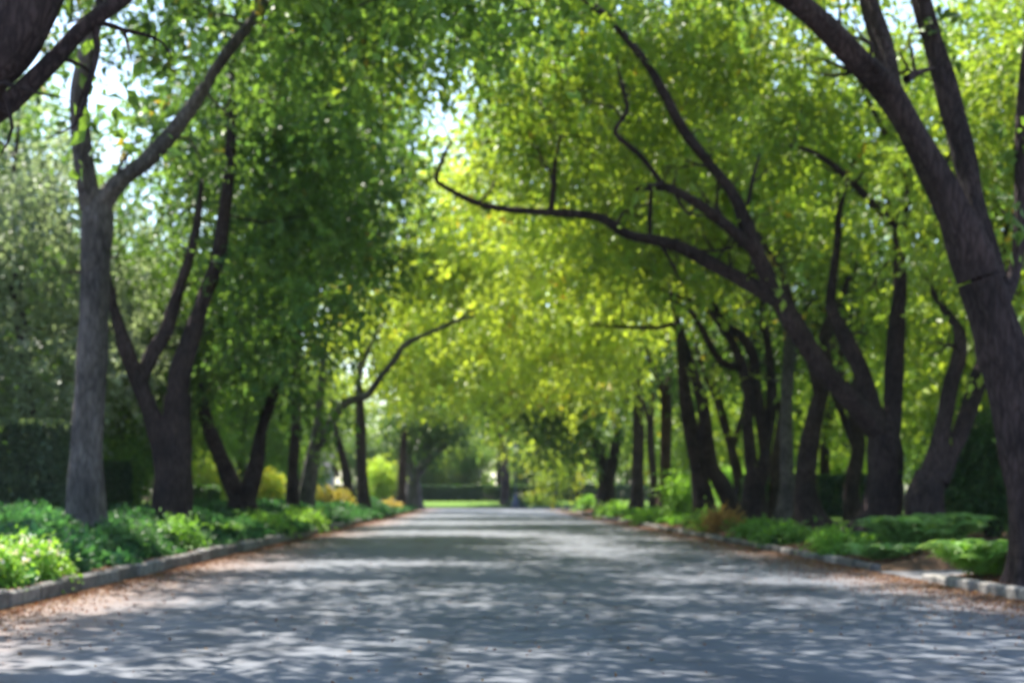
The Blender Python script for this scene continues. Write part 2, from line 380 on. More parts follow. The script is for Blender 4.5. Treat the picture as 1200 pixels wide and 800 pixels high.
def tree(label, Y, trunk, limbs, crown, bark='bark', leaf='leaf', size=.16, cols=(MIDG, YEL), dens=1.0, cat='tree', group=None, name='street_tree', yellow=.02, sides=18, roof=(), extra=None, ok=None):
    step = .11 if Y < 40 else (.2 if Y < 60 else .4)
    if Y < 40: sides = 44
    size *= 1.7; yellow *= .55
    if 36 < Y <= 50: dens *= .8
    if Y > 50: dens *= .62
    if Y > 53 and cols[1] is YEL: cols = (YEL, GLOW)  # sunlit glow of the far crowns put into a paler leaf colour
    t0 = P(trunk[0][0], trunk[0][1], Y); base = np.array([t0[0], Y, float(gh(t0[0], Y))])
    root = empty(name, base); tag(root, label, cat, group)
    nodes = []
    mb = MB(); p, r = path3(Y, trunk)
    slim = .86 if 40 < Y < 100 else 1.0; r = r * slim
    p[0] = [p[0][0], p[0][1], base[2] - .12]
    pp, rr = tube(mb, p, r, sides, step, .10, flare=.6, seed=int(Y * 7)); mb.build('trunk', M[bark], root, base)
    for a, b in zip(pp, rr):
        if a[2] > 4: nodes.append((*a, b))
    for k, lm in enumerate(limbs):
        mb = MB(); p, r = path3(Y, lm); r = r * slim
        pp, rr = tube(mb, p, r, 28 if Y < 40 else (12 if Y < 60 else 9), step, .13, seed=k + int(Y * 3)); mb.build('limb', M[bark], root, base)
        for a, b in zip(pp, rr): nodes.append((*a, b))
    if ok is None and 30 < Y < 78:      # the two rows do not quite meet over the middle of the road
        ok = lambda p: not (-3.0 < p[0] < 1.6 and p[1] < 57) or RNG.random() < .1
    cl = []
    for c in roof: cl += ell_clumps(c[0], c[1], c[2], c[3], nodes, .4, c[4], gap=.9, shell=.34)  # extra leaf clumps added overhead, many above the view, to dapple the road with shade
    for c in crown: cl += ell_clumps(c[0], c[1], c[2], c[3], nodes, c[5] if len(c) > 5 else .7, c[4], ok=ok)
    if Y < 60:                          # short leafy shoots off the limbs themselves
        cand = [q for q in nodes if .035 < q[3] < .2]
        for q in (random.sample(cand, min(len(cand), max(4, len(cand) // 26)))): cl.append((np.array(q[:3]) + unit(1)[0] * RNG.uniform(.25, .6) + [0, .15, .1], RNG.uniform(.22, .45)))
    for e in (extra or []): cl.append((P(e[0], e[1], Y + e[2]), e[3]))
    if not nodes: nodes = [(*pp[-1], rr[-1])]
    tw = [q for q in nodes if .02 < q[3] < .2 and q[2] > 4.5] if Y < 66 else []
    tw = random.sample(tw, min(len(tw), 4 + len(tw) // (11 if Y < 40 else 7)))
    grow_crown(root, base, nodes, cl, size, cols[0], cols[1], M[leaf], M[bark], dens, yellow, tw)
    return root

GR = 'trees along the right kerb'; GL = 'trees along the left kerb'
# ---- right row
tree('nearest big leaning tree on the right, its dark stems running off the top edge', 20,
     [(1226, 690, 0, .46), (1219, 640, 0, .38), (1208, 567, 0, .34), (1196, 500, 0, .325), (1183, 442, 0, .32), (1166, 385, 0, .31), (1149, 328, 0, .30)],
     [[(1146, 325, 0, .27), (1120, 255, 0, .23), (1094, 200, 0, .21), (1062, 140, 0, .2), (1040, 105, 0, .19), (1010, 75, -.3, .17), (975, 40, -.6, .16), (935, 5, -1, .15), (880, -35, -1.4, .13), (790, -80, -2, .1), (670, -100, -2.4, .07), (580, -60, -2.6, .04)],
      [(1046, 115, 0, .15), (1036, 60, .3, .14), (1018, 0, .6, .13), (1000, -80, 1, .1), (985, -180, 1.5, .06)],
      [(1158, 330, .1, .24), (1143, 250, .3, .18), (1130, 180, .5, .165), (1108, 100, .8, .15), (1085, 20, 1, .14), (1060, -80, 1.3, .1), (1040, -200, 1.6, .06)],
      [(1172, 352, 0, .14), (1187, 322, .2, .11), (1195, 280, .3, .1), (1197, 200, .3, .09), (1199, 100, .3, .07), (1212, 0, .3, .05)],
      [(1062, 93, .1, .06), (1078, 84, .3, .04), (1096, 80, .5, .02)]],
     [((3.6, 18.5, 11.6), (7.0, 5.5, 2.6), 44, 1.05, 9.2)], size=.115, cols=(DARK, MIDG), group=GR, dens=.9,
     roof=[((2.0, 24.5, 12.2), (6.5, 4.5, 1.9), 36, .95, 10.4)], extra=[(575, 18, -1.6, .62), (540, 8, -1.9, .55), (612, 12, -1.5, .6), (590, 45, -1.4, .4), (490, 0, -2, .6), (660, -15, -1.8, .6), (560, 30, -1.2, .45), (425, 5, -1.4, .5)])
tree('dark tree on the right whose long low limb reaches far out over the road', 33,
     [(1026, 636, 0, .62), (1033, 600, 0, .44), (1038, 560, 0, .4), (1038, 530, 0, .38), (1036, 505, 0, .33)],
     [[(1032, 510, 0, .27), (1012, 485, -.2, .24), (985, 455, -.4, .23), (955, 420, -.6, .22), (930, 380, -.8, .21), (903, 330, -.9, .19), (882, 285, -1, .17), (860, 230, -1, .13), (830, 190, -1.1, .12), (800, 150, -1.2, .11), (780, 112, -1.3, .1), (760, 78, -1.4, .09), (740, 52, -1.5, .085), (715, 22, -1.6, .08), (690, 3, -1.7, .07), (650, -35, -2, .04)],
      [(880, 290, -1, .14), (858, 270, -1.2, .12), (832, 248, -1.4, .11), (800, 228, -1.6, .1), (775, 219, -1.8, .09), (745, 222, -2, .05)],
      [(778, 220, -1.8, .065), (765, 200, -1.8, .06), (748, 180, -1.8, .055), (724, 160, -1.8, .05), (722, 150, -1.8, .05), (735, 128, -1.8, .045), (728, 98, -1.8, .04), (722, 65, -1.8, .02)],
      [(915, 354, -.9, .18), (880, 333, -.6, .165), (848, 316, -.4, .155), (800, 291, 0, .145), (775, 283, .2, .135), (735, 274, .4, .12), (701, 254, .6, .1), (645, 249, 1, .085), (592, 245, 1.2, .072), (555, 236, 1.3, .066), (520, 218, 1.4, .062), (511, 210, 1.4, .06), (516, 194, 1.4, .05), (521, 180, 1.4, .045), (529, 166, 1.4, .03)],
      [(645, 252, 1, .07), (649, 220, 1, .068), (650, 195, 1, .055), (656, 160, 1, .03)],
      [(761, 284, .3, .055), (762, 240, .3, .05), (764, 215, .3, .03)],
      [(775, 286, .2, .05), (788, 310, .2, .035), (800, 335, .2, .02)],
      [(1040, 515, 0, .27), (1046, 480, .2, .22), (1048, 430, .3, .2), (1052, 380, .4, .19), (1055, 330, .5, .17), (1052, 290, .5, .14), (1057, 255, .5, .12), (1064, 225, .5, .09), (1060, 198, .5, .08), (1042, 165, .5, .07), (1022, 128, .5, .05), (1000, 80, .5, .03)],
      [(1055, 268, .5, .11), (1040, 255, .4, .1), (1018, 234, .3, .09), (990, 205, .2, .08), (955, 180, 0, .06), (925, 170, -.1, .03)],
      [(1034, 512, 0, .26), (1020, 470, .2, .22), (1008, 430, .4, .19), (990, 395, .6, .17), (974, 360, .9, .13), (976, 325, 1, .11), (981, 290, 1.2, .095), (983, 255, 1.3, .08), (990, 225, 1.5, .05), (1002, 185, 1.6, .03)],
      [(876, 240, -1, .05), (882, 210, -.9, .045), (890, 180, -.8, .03)]],
     [((5.0, 35.5, 12.2), (8.0, 4.5, 3.4), 62, 1.15, 8.6, 1.0)], size=.13, cols=(MIDG, YEL), group=GR, dens=.85,
     roof=[((1.0, 35.5, 13.5), (6.0, 6.0, 2.4), 46, .95, 10.7)], extra=[(600, 130, 2, .4), (650, 160, 2.5, .6), (690, 170, 2, .6), (580, 208, 2.2, .3)])
tree('low forked tree with a curved pale-edged stem just right of the long-limbed tree', 30.5,
     [(1083, 628, 0, .5), (1083, 600, 0, .42), (1084, 580, 0, .39), (1092, 555, 0, .33)],
     [[(1088, 568, 0, .27), (1098, 530, 0, .2), (1107, 490, 0, .18), (1115, 450, 0, .17), (1124, 420, 0, .15), (1124, 390, .2, .13), (1112, 370, .4, .1), (1095, 345, .6, .07), (1085, 325, .7, .04)],
      [(1096, 565, 0, .27), (1112, 535, .2, .21), (1128, 500, .4, .19), (1143, 455, .6, .18), (1155, 420, .8, .16), (1165, 380, 1, .14), (1172, 330, 1.2, .1), (1178, 270, 1.3, .07)]],
     [((11.8, 33, 9.0), (3.2, 3.2, 2.6), 26, 1.0, 6.8)], size=.14, cols=(MIDG, YEL), group=GR, bark='bark')
tree('straight dark tree with widely flared roots left of the long-limbed tree', 42,
     [(950, 618, 0, .66), (947, 600, 0, .5), (944, 570, 0, .38), (947, 530, 0, .31), (953, 495, 0, .29), (963, 460, 0, .27)],
     [[(963, 462, 0, .25), (967, 430, .2, .22), (966, 395, .4, .2), (975, 370, .8, .16), (990, 340, 1, .12), (1000, 295, 1, .08)],
      [(962, 465, 0, .2), (950, 420, -.3, .16), (932, 370, -.6, .13), (915, 320, -1, .1), (880, 260, -1.5, .06)]],
     [((6.6, 44, 11.6), (6.2, 4.5, 4.2), 70, 1.2, 7.6, .9)], roof=[((1.5, 48, 13.8), (5.0, 7.5, 2.6), 42, 1.0, 10.5)], size=.16, group=GR)
tree('slim grey upright tree between the flared tree and the bundle of dark stems', 46,
     [(922, 612, 0, .38), (923, 570, 0, .27), (921, 500, 0, .24), (924, 430, 0, .22), (926, 380, .2, .19), (920, 330, .3, .15), (915, 280, .4, .1), (905, 220, .5, .05)], [],
     [((9.6, 47.5, 12.0), (3.5, 3.5, 3.6), 34, 1.15, 8.0)], bark='bark_grey', size=.16, group=GR, sides=12)
tree('bundle of four dark stems arching left over the road from one base on the right', 48,
     [(884, 614, 0, .62), (884, 595, 0, .47), (884, 570, 0, .4), (884, 545, 0, .34)],
     [[(881, 545, 0, .27), (876, 500, 0, .22), (878, 470, 0, .2), (873, 440, .2, .2), (862, 410, .3, .18), (850, 388, .4, .19), (835, 368, .5, .16), (815, 355, .6, .13), (790, 345, .8, .08), (765, 335, 1, .04)],
      [(888, 570, 0, .3), (897, 540, 0, .26), (893, 500, .2, .24), (886, 455, .3, .22), (884, 420, .4, .2), (870, 395, .4, .19), (852, 382, .5, .17), (838, 358, .6, .13), (828, 325, .7, .08)],
      [(893, 560, 0, .24), (903, 480, .3, .2), (903, 430, .5, .18), (897, 385, .7, .16), (893, 350, .9, .12), (890, 310, 1, .07)],
      [(868, 430, .2, .17), (852, 428, 0, .15), (840, 418, 0, .14), (830, 400, 0, .13), (821, 382, -.2, .12), (810, 365, -.3, .1), (795, 355, -.4, .07), (772, 350, -.5, .03)]],
     [((5.8, 50, 12.2), (7.0, 5.0, 4.2), 58, 1.3, 8.4, .9)], size=.18, group=GR, cols=(YEL, GLOW))  # paler leaf colour brightens the dark underside of this crown
tree('twin-trunked dark tree, one trunk bending low near the orange-brown fern', 55,
     [(826, 606, 0, .55), (824, 580, 0, .45), (818, 550, 0, .38), (810, 510, 0, .34), (804, 470, 0, .3), (800, 430, 0, .24)],
     [[(800, 432, 0, .23), (797, 395, .2, .2), (790, 380, .4, .15), (770, 384, .4, .1), (730, 383, .5, .08), (690, 380, .6, .04)],
      [(862, 612, 0, .5), (856, 588, 0, .42), (843, 563, 0, .36), (832, 545, 0, .34), (828, 510, 0, .32), (824, 475, 0, .3), (818, 455, .2, .24), (808, 420, .4, .2), (795, 380, .5, .16), (785, 340, .6, .1)]],
     [((5.4, 57, 11.8), (7.0, 5.0, 4.6), 56, 1.4, 7.4, .8), ((1.6, 59, 14.0), (3.2, 3.0, 4.0), 24, 1.2, 9.5)], size=.2, group=GR, yellow=.05)
tree('reddish-brown straight trunk forking high beside the lime column shrub', 70,
     [(779, 604, 0, .48), (779, 570, 0, .34), (780, 530, 0, .32), (781, 490, 0, .32), (780, 460, 0, .29)],
     [[(779, 464, 0, .22), (770, 440, 0, .18), (764, 428, .2, .14), (755, 400, .4, .08)], [(781, 466, 0, .22), (786, 430, .2, .17), (783, 400, .3, .13), (772, 365, .4, .08)]],
     [((4.5, 71, 11.0), (7.0, 5.5, 4.6), 74, 1.5, 6.4)], bark='bark_red', size=.22, group=GR, yellow=.07, sides=12)
tree('thick greyish straight trunk, third from the far end of the right row', 82,
     [(746, 602, 0, .55), (747, 560, 0, .42), (748, 520, 0, .4), (748, 490, 0, .38), (747, 440, .2, .32)],
     [[(747, 442, .2, .28), (742, 400, .3, .22), (733, 360, .4, .14), (720, 320, .4, .07)]],
     [((4.0, 83, 10.6), (7.0, 5.5, 5.0), 76, 1.6, 5.8)], size=.24, group=GR, yellow=.08, sides=12, bark='bark')
tree('dark thick tree forking low in a V near the far end on the right', 98,
     [(711, 602, 0, .95), (711, 580, 0, .74), (711, 558, 0, .65)],
     [[(709, 562, 0, .5), (703, 532, 0, .46), (693, 508, .3, .38), (682, 485, .4, .22)], [(713, 562, 0, .5), (722, 520, .2, .4), (730, 480, .3, .3), (735, 440, .4, .18)]],
     [((3.8, 99, 11.0), (7.2, 6, 4.8), 66, 1.7, 6.6), ((6.4, 98, 6.2), (4.0, 4.0, 2.4), 30, 1.3, 3.2)], size=.27, group=GR, cols=((.05, .095, .026), (.09, .15, .036)), sides=12, dens=1.5)
tree('small lime-leaved tree with drooping crown, last on the right before the cross street', 119,
     [(676, 600, 0, .28), (677, 590, 0, .2), (675, 570, 0, .18), (670, 550, 0, .13)], [],
     [((6.2, 119, 4.2), (3.0, 2.6, 2.5), 34, 1.0, 1.0)], size=.26, group=GR, cols=(MIDG, (.24, .28, .04)), sides=8, yellow=.06)
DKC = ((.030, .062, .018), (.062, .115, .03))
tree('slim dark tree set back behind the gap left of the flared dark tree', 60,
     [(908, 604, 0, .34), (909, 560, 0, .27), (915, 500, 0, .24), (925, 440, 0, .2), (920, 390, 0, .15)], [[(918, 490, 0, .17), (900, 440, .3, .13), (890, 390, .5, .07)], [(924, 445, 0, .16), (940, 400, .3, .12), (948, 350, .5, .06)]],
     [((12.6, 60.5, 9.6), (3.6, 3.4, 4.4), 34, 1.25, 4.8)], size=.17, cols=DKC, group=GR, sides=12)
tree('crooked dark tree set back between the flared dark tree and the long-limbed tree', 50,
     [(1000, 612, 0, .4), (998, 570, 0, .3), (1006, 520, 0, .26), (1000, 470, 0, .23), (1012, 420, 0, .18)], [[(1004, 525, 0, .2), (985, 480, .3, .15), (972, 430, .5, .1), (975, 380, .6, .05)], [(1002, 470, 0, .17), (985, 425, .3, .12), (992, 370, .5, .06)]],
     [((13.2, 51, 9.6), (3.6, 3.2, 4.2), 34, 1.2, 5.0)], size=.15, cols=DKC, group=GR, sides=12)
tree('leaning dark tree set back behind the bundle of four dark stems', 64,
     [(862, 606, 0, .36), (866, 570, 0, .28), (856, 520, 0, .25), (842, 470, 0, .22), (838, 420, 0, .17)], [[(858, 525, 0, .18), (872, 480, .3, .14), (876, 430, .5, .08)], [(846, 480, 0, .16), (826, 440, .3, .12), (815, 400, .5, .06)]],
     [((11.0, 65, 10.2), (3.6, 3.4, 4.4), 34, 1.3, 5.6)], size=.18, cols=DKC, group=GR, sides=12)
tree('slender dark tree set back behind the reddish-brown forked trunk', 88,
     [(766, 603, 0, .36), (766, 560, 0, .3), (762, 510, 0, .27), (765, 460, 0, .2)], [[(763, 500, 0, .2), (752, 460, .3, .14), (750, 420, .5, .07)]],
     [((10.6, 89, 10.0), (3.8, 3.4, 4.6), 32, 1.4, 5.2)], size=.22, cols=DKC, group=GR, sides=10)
# ---- left row
tree('huge dark limb crossing the top left corner from a trunk outside the picture', 13.2,
     [(-225, 740, 0, .46), (-232, 520, 0, .38), (-220, 330, 0, .34), (-185, 232, 0, .31)],
     [[(-190, 240, 0, .3), (-95, 150, 0, .26), (-2, 66, 0, .24), (40, 0, 0, .22), (80, -85, .2, .16), (105, -150, .3, .08)],
      [(-42, 150, .1, .14), (0, 128, .1, .09), (34, 98, .1, .08), (66, 66, .1, .075), (100, 30, .1, .07), (142, 0, .1, .065), (200, -50, .2, .05)]],
     [((-2.5, 13.5, 11.2), (6.5, 6.5, 2.4), 70, 1.1, 9.0)], roof=[((-5.8, 20.5, 11.9), (3.6, 3.4, 1.5), 24, .9, 9.9)], size=.115, cols=(DARK, MIDG), group=GL, dens=.9)
tree('smooth grey-trunked tree forking in a clean Y at the left edge', 28,
     [(100, 632, 0, .42), (101, 600, 0, .34), (102, 560, 0, .315), (104, 480, 0, .30), (108, 400, 0, .29), (112, 320, 0, .28), (113, 260, 0, .275), (113, 232, 0, .24)],
     [[(108, 245, 0, .22), (100, 200, -.2, .19), (95, 165, -.3, .17), (92, 120, -.4, .17), (98, 80, -.5, .16), (108, 40, -.6, .14), (120, 0, -.7, .12), (140, -60, -.9, .08)],
      [(116, 242, 0, .2), (140, 212, 0, .17), (170, 190, .2, .155), (200, 158, .3, .15), (225, 125, .4, .14), (250, 85, .5, .12), (275, 50, .6, .11), (300, 20, .7, .1), (330, -20, .8, .07), (370, -70, 1, .04)]],
     [((-5.5, 29.5, 12.6), (6.2, 4.2, 2.8), 50, 1.05, 9.6, .9)], bark='bark_grey', size=.13, cols=(GRN, GRNL), group=GL, dens=.8, yellow=.03,
     roof=[((-3.5, 24.5, 12.4), (5.5, 5.0, 1.8), 34, .95, 10.5)], extra=[(205, 45, 1.5, .6), (160, 70, 1.5, .5), (330, 95, 1.5, .5), (355, 50, 1.2, .6), (235, 190, 2, .5), (400, 20, 1, .7), (75, 30, 1, .4)])
tree('black multi-stemmed tree standing right of the grey Y-forked tree', 37,
     [(202, 618, 0, .62), (202, 595, 0, .5), (205, 550, 0, .43), (207, 500, 0, .38), (208, 462, 0, .33)],
     [[(208, 470, 0, .3), (212, 435, 0, .27), (224, 395, .2, .24), (240, 345, .4, .21), (256, 300, .5, .18), (264, 240, .6, .16), (270, 175, .7, .14), (271, 120, .8, .11), (272, 85, .9, .08), (276, 40, 1, .04)],
      [(200, 565, 0, .32), (186, 510, 0, .27), (172, 470, 0, .24), (160, 440, 0, .22), (148, 410, -.2, .2), (140, 385, -.3, .16), (130, 350, -.4, .12), (122, 300, -.5, .06)],
      [(164, 450, 0, .2), (178, 415, .1, .19), (194, 389, .2, .18), (208, 342, .3, .16), (222, 301, .4, .13), (231, 262, .5, .1), (236, 215, .6, .05)]],
     [((-5.8, 39, 11.6), (6.0, 4.4, 3.6), 60, 1.15, 8.2, .8), ((-5.4, 40, 7.2), (2.2, 2.0, 2.8), 20, .95, 4.2)], roof=[((-2.5, 42, 13.6), (5.0, 6.5, 2.4), 46, 1.0, 10.5)], size=.15, cols=(GRN, GRNL), group=GL, dens=.9)
tree('dark tree splitting into two stems right at the ground beside the clipped hedge block', 47,
     [(287, 614, 0, .72), (285, 598, 0, .56), (284, 580, 0, .48)],
     [[(280, 585, 0, .36), (262, 545, 0, .31), (248, 512, 0, .27), (238, 475, .2, .22), (238, 430, .4, .16), (245, 370, .5, .09)],
      [(290, 585, 0, .36), (300, 545, 0, .29), (306, 505, .2, .25), (318, 470, .3, .21), (335, 435, .4, .16), (345, 400, .5, .13), (352, 350, .6, .07)]],
     [((-5.2, 49, 11.4), (5.6, 4.8, 5.0), 72, 1.3, 8.6), ((-7.1, 47, 6.2), (2.3, 1.8, 3.2), 32, 1.0, 2.8)], size=.17, cols=(GRN, GRNL), group=GL, dens=1.0)
tree('slim dark trunk half hidden just left of the pale-trunked tree', 59,
     [(343, 606, 0, .36), (343, 560, 0, .3), (346, 500, 0, .25), (350, 420, 0, .2), (349, 360, 0, .14), (345, 300, 0, .07)], [],
     [((-9.2, 60, 10.0), (3.2, 4.0, 4.4), 34, 1.3, 5.5)], size=.2, cols=(DARK, MIDG), group=GL, sides=10)
tree('pale-trunked tree on the left with a long limb sweeping right over the road', 64,
     [(358, 606, 0, .55), (360, 580, 0, .42), (364, 548, 0, .4), (370, 518, 0, .36)],
     [[(368, 528, 0, .3), (373, 490, 0, .25), (376, 455, .2, .2), (380, 415, .3, .12), (390, 370, .4, .06)],
      [(373, 522, 0, .3), (386, 498, 0, .25), (395, 484, 0, .24), (405, 471, 0, .22), (420, 466, 0, .2), (432, 461, 0, .2), (447, 440, -.2, .175), (462, 422, -.3, .165), (470, 408, -.4, .155), (480, 400, -.5, .145), (500, 391, -.6, .125), (519, 383, -.7, .11), (540, 374, -.8, .09), (566, 369, -.9, .05)],
      [(420, 468, 0, .16), (420, 445, .2, .15), (425, 425, .3, .13), (432, 408, .4, .1), (452, 375, .5, .05)]],
     [((-4.0, 66.5, 12.6), (6.6, 5.0, 4.2), 66, 1.4, 8.6, .9), ((-1.0, 66, 14.5), (3.6, 4.0, 4.0), 24, 1.2, 9.3)], bark='bark_grey', size=.21, group=GL, yellow=.05, sides=14)
tree('dark upright tree with a paler stem beside it, right of the pale trunk', 86,
     [(426, 601, 0, .55), (425, 570, 0, .43), (423, 530, 0, .38), (422, 484, 0, .34), (421, 455, .1, .26)],
     [[(421, 458, .1, .24), (420, 430, .2, .18), (428, 390, .3, .1)], [(412, 601, .3, .42), (408, 570, .3, .34), (404, 545, .3, .3), (397, 520, .3, .26), (393, 500, .4, .2), (388, 465, .5, .1)]],
     [((-4.4, 87, 11.2), (6.6, 5.6, 4.8), 74, 1.6, 7.4)], size=.25, group=GL, yellow=.05, sides=12)
tree('narrow reddish trunk second from the far end on the left', 112,
     [(471, 600, 0, .42), (471, 570, 0, .34), (472, 540, 0, .32), (474, 505, .1, .22)], [],
     [((-4.6, 112, 11.0), (6.4, 5.6, 5.2), 62, 1.7, 7.6)], size=.28, bark='bark_red', group=GL, yellow=.08, sides=10)
tree('stout grey tree with a dark rounded crown, last in the left row', 122,
     [(484, 600, 0, .85), (484, 582, 0, .66), (485, 562, 0, .58), (488, 548, 0, .5)],
     [[(489, 554, 0, .42), (500, 541, 0, .36), (514, 528, .2, .3), (532, 514, .4, .2), (548, 505, .5, .1)], [(483, 556, 0, .42), (478, 530, 0, .3), (472, 505, .2, .18)]],
     [((-4.6, 121, 7.2), (4.6, 3.6, 2.4), 46, 1.25, 4.6, .3)], size=.25, bark='bark_grey', group=GL, cols=((.03, .06, .018), (.05, .095, .026)), sides=12, yellow=0, dens=1.7)
# ---- across the junction
tree('single upright trunk standing at the very end of the road', 142,
     [(592, 600, 0, .62), (592, 580, 0, .5), (592, 555, 0, .45), (591, 530, 0, .38)], [[(591, 534, 0, .3), (585, 510, .2, .2), (575, 480, .3, .1)], [(592, 534, 0, .3), (600, 500, .3, .22), (606, 460, .4, .1)]],
     [((2.5, 143, 11.2), (6.5, 5.5, 5.6), 64, 1.8, 6.0)], size=.32, group=None, yellow=.08, sides=10)

# ---- background trees (gardens behind the two rows, and beyond the cross street)
def garden_tree(name, label, loc, h, rad, cols, n, size, cr, zlow, leaf='leaf', seed=0, yellow=0.0, group=None, cat='tree', trunk_r=.22, dens=1.0, parts=True):
    global RNG
    root = empty(name, loc); tag(root, label, cat, group)
    rg = np.random.default_rng(seed); mb = MB()
    L = np.array(loc, float)
    pts = [L + [0, 0, -.1], L + [rg.normal() * .1, rg.normal() * .1, h * .3], L + [rg.normal() * .3, rg.normal() * .3, h * .6], L + [rg.normal() * .4, rg.normal() * .4, h * .88]]
    pp, rr = tube(mb, pts, [trunk_r * 1.3, trunk_r, trunk_r * .6, .03], 10, .5, .1, flare=.3, seed=seed)
    mb.build('trunk', M['bark'], root, L)
    nodes = [(*a, b) for a, b in zip(pp, rr) if a[2] > L[2] + zlow * .6]
    c = L + [0, 0, (h + zlow) / 2]; cl = ell_clumps(c, np.array([rad, rad, (h - zlow) / 2]), n, cr, None, 0, L[2] + zlow * .5, shell=.4)
    grow_crown(root, L, nodes, cl, size, cols[0], cols[1], M[leaf], M['bark'], dens, yellow)
    return root
def placed(src, label, x, y, s=1, rz=0, group=None, sz=None):
    c = copy_tree(src); c.location = (x, y, float(gh(x, y))); c.rotation_euler.z = rz; c.scale = (s, s, sz or s); c['label'] = label
    if group: c['group'] = group
    return c
g0 = lambda x, y: (x, y, float(gh(x, y)))
GLB, GRB, GFB = 'background trees in the left gardens', 'background trees in the right gardens', 'trees beyond the cross street'
lblL, lblR, lblF = 'dense green garden tree standing back behind the left row of trunks', 'bushy sunlit garden tree standing back behind the right row of trunks', 'soft green tree rising beyond the hedge at the end of the road'
t_olive = garden_tree('garden_tree', 'grey-green tree with pale glinting leaves behind the grey Y-forked trunk', g0(-13.2, 41), 13.5, 3.7, ((.12, .15, .10), (.24, .27, .20)), 44, .22, 1.2, 1.2, 'leaf_gloss', 21, group=GLB)
t_dark = garden_tree('garden_tree', lblL, g0(-13.5, 55), 12, 4.0, (DARK, MIDG), 54, .2, 1.35, 1.6, seed=22, group=GLB)
t_lime = garden_tree('garden_tree', lblR, g0(17.5, 50), 12, 4.4, (MIDG, YEL), 46, .26, 1.3, 2.2, seed=23, group=GRB, dens=.8)
garden_tree('garden_tree', 'bright fine-leaved garden tree filling the top right corner behind the nearest leaning trunk', g0(12.6, 28.5), 13.5, 4.2, (MIDG, YEL), 50, .15, 1.2, 4.6, seed=29)
for x, y, s, rz, src in [(-15.5, 68, 1.05, 1.2, t_dark), (-14, 82, 1, 2.5, t_dark), (-15, 98, 1.1, 4, t_lime), (-14.5, 113, 1.0, .5, t_dark), (-19, 47, 1.5, 3.3, t_dark), (-21, 62, 1.2, 5, t_dark), (-17, 33, 1.0, 2, t_dark), (-24, 84, 1.3, 1, t_dark), (-23, 104, 1.25, 2, t_lime), (-11.8, 47, .8, 5.2, t_dark)]:
    placed(src, lblL, x, y, s, rz, GLB)
for x, y, s, rz, src in [(15.5, 64, 1.0, 1.4, t_lime), (16, 80, 1.05, 2.6, t_lime), (15, 95, 1, 4.1, t_dark), (15, 111, 1.05, 5.5, t_lime), (17, 37, 1.3, .8, t_lime), (22, 62, 1.2, 3.7, t_lime), (24, 82, 1.3, 2, t_lime), (23, 102, 1.3, 1, t_dark), (15.5, 41, .85, 4.6, t_lime), (26, 46, 1.2, 2.2, t_dark)]:
    placed(src, lblR, x, y, s, rz, GRB)
for x, y, s, rz, src in [(-22, 156, 1.2, .3, t_lime), (-9, 153, .8, 1.9, t_lime), (-4.2, 154, .75, 3.9, t_lime), (-15, 158, 1.15, 1.9, t_lime), (8.5, 153, 1.05, 3.1, t_dark), (-6.6, 152.6, .62, 2.2, t_dark), (-1.6, 153, .6, 5.2, t_dark), (4.6, 152.4, .58, .9, t_dark), (-12.4, 152.8, .66, 3.3, t_dark), (16, 157, 1.2, 4.5, t_lime), (26, 160, 1.3, 5.5, t_dark), (-32, 164, 1.3, 2.2, t_dark), (2, 168, 1.3, 1.1, t_lime), (37, 165, 1.4, .4, t_lime), (-5, 171, 1.4, 4.2, t_dark), (10, 172, 1.45, 2.7, t_lime), (-44, 170, 1.4, 3, t_dark), (50, 172, 1.4, 5, t_dark)]:
    placed(src, lblF, x, y, s, rz, GFB)

# ------------------------------------------------------------------ hedges, shrubs, plants
def leaf_cloud_box(mb, x0, x1, y0, y1, z0, z1, size, ca, cb, dens=1.0, mi=0):
    """leaves through the outer skin of a clipped hedge"""
    def face(n, f):
        u = RNG.random((n, 3)); u = f(u); return u
    A = [(abs(x1 - x0) * abs(y1 - y0), 'z'), (abs(x1 - x0) * (z1 - z0), 'y0'), (abs(x1 - x0) * (z1 - z0), 'y1'), (abs(y1 - y0) * (z1 - z0), 'x0'), (abs(y1 - y0) * (z1 - z0), 'x1')]
    for a, k in A:
        n = int(a * 3.2 * dens / (size * size * .27)); 
        if n < 1: continue
        u = RNG.random((n, 3)); dep = np.abs(RNG.normal(0, .1, n)) - .07
        x = x0 + u[:, 0] * (x1 - x0); y = y0 + u[:, 1] * (y1 - y0); z = z0 + u[:, 2] * (z1 - z0)
        nrm = np.zeros((n, 3))
        if k == 'z': z = z1 - dep; nrm[:, 2] = 1
        elif k == 'y0': y = y0 + dep; nrm[:, 1] = -1
        elif k == 'y1': y = y1 - dep; nrm[:, 1] = 1
        elif k == 'x0': x = x0 + dep; nrm[:, 0] = -1
        else: x = x1 - dep; nrm[:, 0] = 1
        w = np.clip(RNG.normal(.5, .3, n), 0, 1)[:, None]; c = (np.array(ca) * (1 - w) + np.array(cb) * w) * RNG.uniform(.75, 1.25, (n, 1))
        leaf_quads(mb, np.stack([x, y, z], 1), nrm * .5 + unit(n) * .8 + [0, 0, .2], size * RNG.uniform(.7, 1.3, n), .55, c, mi)
